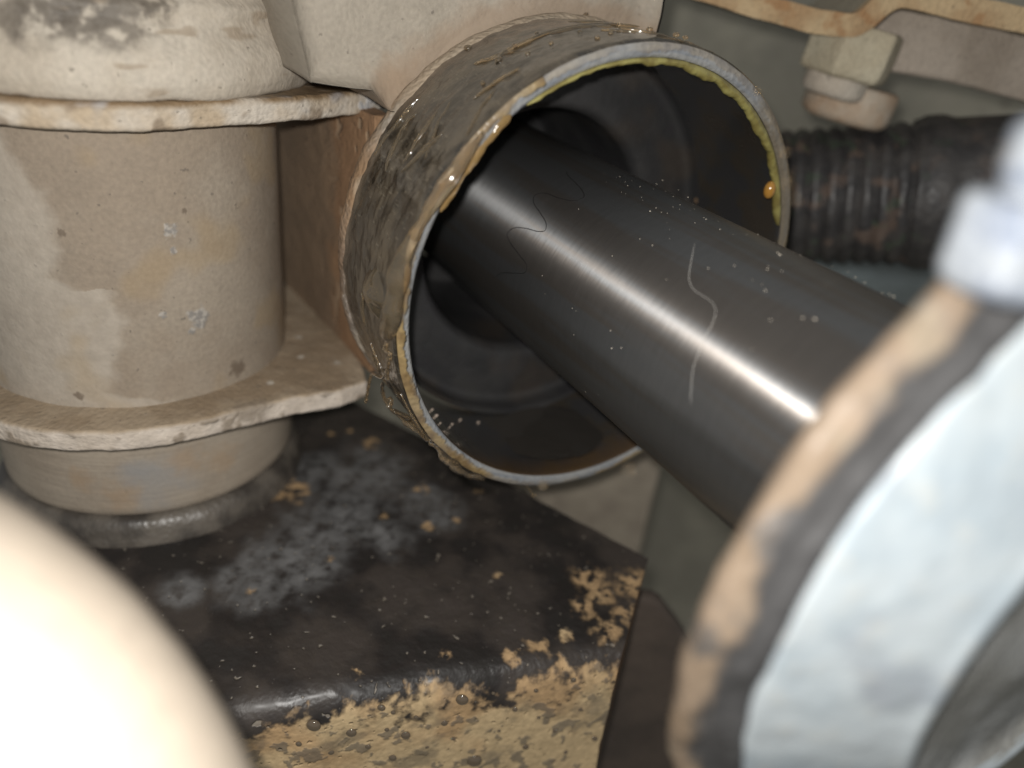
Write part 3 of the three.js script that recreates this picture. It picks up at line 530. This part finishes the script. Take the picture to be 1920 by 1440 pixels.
// ================================================================ greasy beam under the boss
{
  const at = (x, y) => { const p = onLevel(x, y, -0.062); return [p.x, p.z]; };
  const A = at(940, 900), B = at(1215, 1048), Cc = at(1165, 1236), D = at(430, 1345);
  const far = (a, b, k) => [a[0] + (b[0] - a[0]) * k, a[1] + (b[1] - a[1]) * k];
  const back = far(B, A, 3.6), front = far(Cc, D, 1.9);
  const beam = thing('axle_beam', 'black greasy steel beam with a rusty pitted front under the boss', 'beam', V(0.04, -0.15, 0.03));
  const lerpV = (a, b, t) => [mix(a[0], b[0], t), mix(a[1], b[1], t)];
  const PB = rough((u, v) => {                                // across the top from back to front, round the corner, down the front
    const F = lerpV(front, Cc, u), K = lerpV(back, B, u), r = 0.0085, len = Math.hypot(F[0] - K[0], F[1] - K[1]), q = (len - r) / len;
    if (v < 0.6) { const [x, z] = lerpV(K, F, q * v / 0.6); return V(x, -0.062, z); }
    if (v < 0.68) { const a = (v - 0.6) / 0.08 * Math.PI / 2, [x, z] = lerpV(K, F, q + (1 - q) * Math.sin(a)); return V(x, -0.062 - r * (1 - Math.cos(a)), z); }
    return V(F[0], -0.062 - r - (v - 0.68) / 0.32 * 0.075, F[1]);
  }, 0.0011, 60);
  const grey = [[700, 890, 0.022], [640, 960, 0.018], [610, 880, 0.014], [780, 950, 0.015], [560, 1060, 0.018], [480, 1100, 0.014], [720, 1000, 0.012], [820, 970, 0.009], [620, 1020, 0.012], [345, 1110, 0.008]].map(([x, y, r]) => [onLevel(x, y, -0.062), r]);
  const tan = [[790, 920, 0.0022], [805, 988, 0.0022], [857, 975, 0.0014], [720, 968, 0.0014], [695, 830, 0.0028], [620, 815, 0.0013], [655, 810, 0.0012], [545, 920, 0.0055], [520, 900, 0.003], [470, 1108, 0.0011], [620, 1048, 0.0012], [895, 920, 0.0012], [835, 1228, 0.0013], [667, 1262, 0.0014], [1105, 1090, 0.005], [1125, 1110, 0.004], [1095, 1140, 0.0035], [1140, 1185, 0.0035], [1060, 1190, 0.002], [935, 1080, 0.0015], [1010, 1210, 0.0028], [960, 1230, 0.0022], [1190, 1095, 0.006], [1180, 1150, 0.004]].map(([x, y, r]) => [onLevel(x, y, -0.062), r]);
  const dn = V(Cc[0] - D[0], 0, Cc[1] - D[1]).normalize(), fn0 = V(-dn.z, 0, dn.x);
  const PC = V(D[0], 0, D[1]);
  const fn = (p) => {
    const big = fbm(p, 40, 4), mid = fbm(p, 130, 4, 9), fine = fbm(p, 600, 3, 21);
    let c = mix3([0.052, 0.043, 0.037], [0.024, 0.0205, 0.019], ss(-0.2, 0.2, big + 0.3 * mid)), r = 0.46 + 0.4 * mid, h = 0.5 + 0.5 * mid + 0.2 * fine;
    const cl = 0.9 * fbm(p, 75, 4, 3), brk = ss(-0.15, 0.2, fbm(p, 300, 4, 8) + 0.06); let g = 0; for (const [q, s] of grey) g = Math.max(g, 1 - ss(0.2, 1.15, p.distanceTo(q) / s + cl));
    g *= ss(-0.5, 0.22, fbm(p, 230, 4, 6)); c = mix3(c, [0.15, 0.147, 0.145].map((x) => x * (1 + 0.8 * mid)), g * 0.9); r = mix(r, 0.62, g);
    let t = 0; for (const [q, s] of tan) t = Math.max(t, spot(p, q, s, 0.5) * brk);
    // front: the black grease has flaked off bare, pitted tan rust
    const out_ = V().subVectors(p, PC).dot(fn0) * Math.sign(V(0, 0, 0.1).dot(fn0)), below = -0.062 - p.y;
    const edge = (out_ - 0.0005) / 0.004 + below / 0.0075 + 3.4 * fbm(p, 62, 4, 55) + 2.2 * fbm(p, 330, 4, 12);
    const sp = ss(-0.1, 1.1, edge);
    t = Math.max(t, sp);
    const pit = ss(0.22, 0.32, fbm(p, 200, 4, 31) + 0.1 * ss(0.006, 0.016, below) + 0.2 * fbm(p, 50, 2, 3)) * sp, film = ss(0.06, 0.3, fbm(p, 70, 4, 17) + 0.3 * fbm(p, 320, 3, 4) + 1.6 * (0.09 - p.x) * ss(0.02, 0.0, below)) * sp;
    const tanC = mix3([0.4, 0.265, 0.14], [0.47, 0.35, 0.2], ss(-0.2, 0.3, fbm(p, 60, 3, 71) + 18 * (below - 0.012)));
    c = mix3(c, tanC.map((x) => x * (1 + 0.35 * fine + 0.25 * mid)), t); r = mix(r, 0.72, t); h += 0.25 * t;
    c = mix3(c, [0.085, 0.08, 0.072], Math.max(pit * 0.65, film * 0.45)); r = mix(r, 0.3, film * 0.8); h -= 0.2 * pit;
    const grit = ss(0.3, 0.36, fbm(p, 480, 2, 91)); c = mix3(c, [0.3, 0.26, 0.21], grit * 0.55 * (1 - t)); h += grit * 0.4;
    return [c, clamp(r, 0.12, 1), h];
  };
  part(beam, 'beam_body', grid(PB, 260, 200), phys({ ...bake(PB, 1408, 896, fn, false), bumpScale: 0.0008, specularIntensity: 0.6, clearcoat: 0.1, clearcoatRoughness: 0.25 }));
  const PE = rough((u, v) => { const [x, z] = lerpV(Cc, B, u); return V(x, -0.0625 - v * 0.079, z); }, 0.0011, 60);
  part(beam, 'end_face', grid(PE, 40, 60), phys({ ...bake(PE, 192, 256, (p) => dusty(p, { a: [0.2, 0.105, 0.05], b: [0.06, 0.045, 0.035], f: 60 }), false), bumpScale: 0.001 }), 'rust brown end of the beam');
  // oil drops on the bare front
  const dropM = phys({ color: new THREE.Color().setRGB(0.1, 0.075, 0.05), roughness: 0.08, clearcoat: 1, clearcoatRoughness: 0.04 });
  const frontPt = (x, y) => onPlane(x, y, fn0, PC);
  for (const [x, y, r] of [[866, 1312, 13], [715, 1327, 8], [588, 1360, 14], [658, 1373, 11], [760, 1378, 10], [736, 1421, 8], [965, 1330, 6], [1005, 1295, 5], [888, 1425, 16], [737, 1336, 5], [725, 1368, 5], [1040, 1370, 5], [935, 1370, 4], [832, 1355, 8], [1075, 1275, 6], [1120, 1300, 4], [1088, 1330, 5], [1010, 1345, 4], [985, 1400, 7], [1060, 1410, 5], [1115, 1385, 6], [690, 1400, 6], [620, 1410, 7], [560, 1395, 6], [800, 1400, 5], [850, 1385, 5], [925, 1300, 4], [780, 1345, 5]]) {
    const p = frontPt(x, y), s = new THREE.SphereGeometry(1, 18, 12), k = r / 1440 * p.distanceTo(EYE) * 0.9; s.scale(k, k, k * 0.55); s.translate(p.x, p.y, p.z);
    single('oil_drop', s, dropM, r > 12 ? 'large dark round oil drop clinging to the rusty front of the beam' : 'small dark oil bead clinging to the rusty front of the beam', 'oil drop', r > 12 ? 'large oil drops on the beam front' : 'small oil beads on the beam front');
  }
  // guessed panel beside the beam, with shade put into its dark colour
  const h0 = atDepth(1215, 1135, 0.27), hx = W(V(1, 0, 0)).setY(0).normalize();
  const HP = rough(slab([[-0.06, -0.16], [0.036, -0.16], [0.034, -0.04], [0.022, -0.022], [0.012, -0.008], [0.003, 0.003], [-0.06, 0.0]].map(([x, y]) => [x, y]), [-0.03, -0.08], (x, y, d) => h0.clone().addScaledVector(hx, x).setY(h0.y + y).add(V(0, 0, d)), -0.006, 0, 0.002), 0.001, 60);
  single('guessed_panel', grid(HP, 120, 60, true), phys({ ...bake(HP, 256, 256, (p) => dusty(p, { a: [0.085, 0.064, 0.05], b: [0.06, 0.046, 0.037] })), bumpScale: 0.001 }), 'guessed panel beyond the end of the beam with shade put into its dark brown', 'housing');
}

// ================================================================ things behind, out of focus
{
  // beige post
  const p0 = atDepth(1120, 960, 0.36), hx = W(V(1, 0, 0)).setY(0).normalize();
  const P = slab([[-0.05, -0.3], [0.026, -0.3], [0.026, 0.06], [-0.05, 0.06]], [-0.01, -0.1], (x, y, d) => p0.clone().addScaledVector(hx, x).setY(p0.y + y).add(V(0, 0, d)), -0.04, 0, 0.008);
  single('frame_post', grid(P, 80, 60, true), phys({ ...bake(P, 256, 256, (p) => dusty(p, { a: [0.37, 0.32, 0.25], b: [0.25, 0.21, 0.165], f: 14 })), bumpScale: 0.001 }), 'blurred beige upright post below the shaft', 'post');
  // grey blue plate under the hose
  const q0 = atDepth(1690, 590, 0.36), Q = slab([[-0.06, -0.07], [0.12, -0.07], [0.12, 0.022], [-0.01, 0.018], [-0.06, 0.02]], [0.02, -0.02], (x, y, d) => q0.clone().addScaledVector(hx, x).setY(q0.y + y).add(V(0, 0, d)), -0.03, 0, 0.006);
  single('rear_plate', grid(Q, 80, 60, true), phys({ ...bake(Q, 256, 128, (p) => dusty(p, { a: [0.2, 0.235, 0.24], b: [0.13, 0.15, 0.15], f: 16 })), bumpScale: 0.001 }), 'blurred grey blue plate behind the shaft', 'plate');

  // ribbed rubber boot with its smooth sleeve
  const a = atDepth(1440, 372, 0.30), b = atDepth(1935, 358, 0.27), ax = V().subVectors(b, a).normalize(), len = a.distanceTo(b), s1 = V().crossVectors(ax, Y).normalize(), s2 = V().crossVectors(s1, ax);
  const boot = thing('rubber_boot', 'dark ribbed rubber boot on a rod behind the tube mouth', 'boot', a);
  const spin = (rf, l0, l1) => (u, v) => { const l = mix(l0, l1, v), r = rf(l), t = u * Math.PI * 2; return a.clone().addScaledVector(ax, l).addScaledVector(s1, r * Math.cos(t)).addScaledVector(s2, r * Math.sin(t)); };
  const pitch = 0.0056;
  const R1 = rough(spin((l) => 0.0232 + 0.0017 * Math.abs(Math.cos(l / pitch * Math.PI)) ** 0.8 + l * 0.02, -0.01, 0.050), 0.0008, 110);
  const rub = (P, k) => phys({ ...bake(P, 512, 256, (p) => { const m = fbm(p, 120, 4), n = fbm(p, 420, 3, 4); let c = mix3([0.035, 0.033, 0.033], [0.06, 0.055, 0.052], ss(-0.2, 0.3, m)); c = mix3(c, [0.2, 0.135, 0.1], k * ss(0.08, 0.3, fbm(p, 90, 3, 33))); c = mix3(c, [0.07, 0.11, 0.065], k * ss(0.2, 0.3, fbm(p, 160, 2, 51)) * 0.7); return [c, 0.42 + 0.3 * n + (1 - k) * 0.15, 0.5 + 0.6 * n]; }), bumpScale: 0.00035 });
  part(boot, 'bellows', grid(R1, 110, 160, true), rub(R1, 0.45), 'ribbed black bellows with dried mud');
  const R2 = rough(spin((l) => 0.0262 + 0.0012 * ss(0.05, 0.053, l) * ss(0.062, 0.058, l), 0.0495, len + 0.05), 0.0005, 60);
  part(boot, 'sleeve', grid(R2, 96, 60, true), rub(R2, 0.15), 'smooth black sleeve');
}
// bent plate with its bolt, upper right
{
  const zc = atDepth(1600, 60, 0.235).z, pt = (x, y) => onPlane(x, y, V(0, 0, 1), V(0, 0, zc));
  const bent = thing('bent_plate', 'rusty tan bent steel plate crossing above the rubber boot', 'plate', pt(1600, 70));
  const edgeB = [[1230, -28], [1310, 0], [1420, 35], [1520, 62], [1568, 70], [1598, 71], [1625, 62], [1650, 42], [1672, 23], [1690, 16], [1712, 18], [1800, 38], [1920, 64], [2060, 94]], th = [0.0063];
  const low = edgeB.map(([x, y]) => pt(x, y)), crv = new THREE.CatmullRomCurve3(low, false, 'centripetal', 0.5);
  const T = 0.0068;
  const P = (u, v) => {                                         // profile across the thickness, then back along the depth
    const p = crv.getPoint(u), tg = crv.getTangent(u), n = V(-tg.y, tg.x, 0).normalize(), bv = 0.001;
    let d, k;
    if (v < 0.35) { d = -0.05 * (1 - v / 0.35) - bv; k = 0; } else if (v > 0.65) { d = -0.05 * ((v - 0.65) / 0.35) - bv; k = 1; }
    else { const w = (v - 0.35) / 0.3; k = clamp((w - 0.12) / 0.76); d = -bv * (Math.max(0, Math.abs(w - 0.5) - 0.38) / 0.12) ** 2; }
    return p.addScaledVector(n, T * k).add(V(0, 0, d));
  };
  const PP = rough(P, 0.0007, 110);
  part(bent, 'plate_body', grid(PP, 160, 60), phys({ ...bake(PP, 1024, 256, (p) => {
    let o = dusty(p, { a: [0.47, 0.345, 0.2], b: [0.36, 0.235, 0.125], f: 70 });
    o = over(o, [0.3, 0.15, 0.06], ss(0.12, 0.28, fbm(p, 130, 3, 5)) * 0.6); return over(o, [0.27, 0.25, 0.2], ss(zc - 0.002, zc - 0.006, p.z) * 0.8);
  }, false), bumpScale: 0.0012 }));
  // beige gusset that closes the bend
  const gus = [[1600, 66], [1640, 46], [1672, 20], [1712, 14], [1800, 34], [1920, 60], [2050, 90], [2050, 250], [1920, 190], [1840, 172], [1770, 152], [1690, 140], [1620, 130]].map(([x, y]) => { const p = onPlane(x, y, V(0, 0, 1), V(0, 0, zc - 0.02)); return [p.x, p.y]; });
  const gc = onPlane(1800, 90, V(0, 0, 1), V(0, 0, zc - 0.02));
  const G = rough(slab(gus, [gc.x, gc.y], (x, y, d) => V(x, y, d), zc - 0.028, zc - 0.02, 0.002), 0.0007, 60);
  part(bent, 'gusset', grid(G, 160, 60, true), phys({ ...bake(G, 512, 256, (p) => dusty(p, { a: [0.4, 0.34, 0.28], b: [0.3, 0.25, 0.2], f: 30 })), bumpScale: 0.001 }), 'dusty beige side of the bent plate');
  // nut and washers under the plate
  const c = onPlane(1600, 72, V(0, 0, 1), V(0, 0, zc - 0.014));
  const nut = thing('plate_bolt', 'dusty beige hex nut and washer hanging under the bent plate', 'bolt', c);
  const tilt = V(0.13, 1, 0).normalize(), t1 = V().crossVectors(tilt, V(0, 0, 1)).normalize(), t2 = V().crossVectors(t1, tilt);
  const turn = (pts, hex, ox, oz) => { const f = profile(rounded(pts, 0.001)); return (u, v) => { const [r, y] = f(v), a = u * Math.PI * 2 + 0.5; let q = r; if (hex) { const k = ((a % (Math.PI / 3)) + Math.PI / 3) % (Math.PI / 3) - Math.PI / 6; q = r * 0.87 / Math.cos(k); } return c.clone().addScaledVector(tilt, y).addScaledVector(t1, q * Math.cos(a) + ox).addScaledVector(t2, q * Math.sin(a) + oz); }; };
  const bm = (P, a, b) => phys({ ...bake(P, 256, 128, (p) => dusty(p, { a, b, f: 60 })), bumpScale: 0.001 });
  const N = rough(turn([[0.001, 0.004], [0.0148, 0.004], [0.0148, -0.0105], [0.013, -0.0118], [0.001, -0.0118]], true, 0.001, 0), 0.0006, 120);
  part(nut, 'hex_nut', grid(N, 120, 30, true), bm(N, [0.47, 0.42, 0.31], [0.4, 0.345, 0.245]));
  const B = rough(turn([[0.001, -0.010], [0.0102, -0.011], [0.0102, -0.0165], [0.009, -0.018], [0.001, -0.018]], false, 0.0, 0), 0.0005, 120);
  part(nut, 'bolt_shank', grid(B, 80, 24, true), bm(B, [0.5, 0.45, 0.38], [0.43, 0.37, 0.3]));
  const S = rough(turn([[0.001, -0.013], [0.0148, -0.013], [0.0152, -0.0145], [0.0152, -0.0235], [0.013, -0.0255], [0.001, -0.0255]], false, 0.0115, -0.012), 0.0005, 120);
  part(nut, 'spacer', grid(S, 100, 24, true), bm(S, [0.46, 0.39, 0.31], [0.4, 0.29, 0.2]), 'round beige spacer');
}

// ================================================================ finger close to the lens
{
  const d = 0.088, pts = [[-640, 1000], [-480, 1060], [-232, 1168], [26, 1338], [158, 1492], [226, 1655], [255, 1860], [250, 2100], [240, 2400]].map(([x, y]) => atDepth(x, y, d));
  const f = sweep(pts, (t) => 0.0175 + 0.0009 * Math.sin(t * 9) - 0.0015 * ss(0.2, 0, t) + 0.001 * ss(0.6, 1, t), 90, 40);
  const P = (u, v) => { const p = f(u, v); return p.add(V(fbm(p, 300, 2), fbm(p, 300, 2, 5), 0).multiplyScalar(0.0003)); };
  const finger = thing('person', 'bare pale thumb held in front of the beam and boss', 'person', pts[4]);
  part(finger, 'finger', grid(P, 120, 48), phys({ ...bake(P, 320, 160, (p) => [[0.33, 0.28, 0.225].map((x) => x * (1 + 0.15 * fbm(p, 400, 3))), 0.5, 0.5 + 0.5 * fbm(p, 1200, 3)]), bumpScale: 0.0002 }));
}
renderer.render(scene, camera);
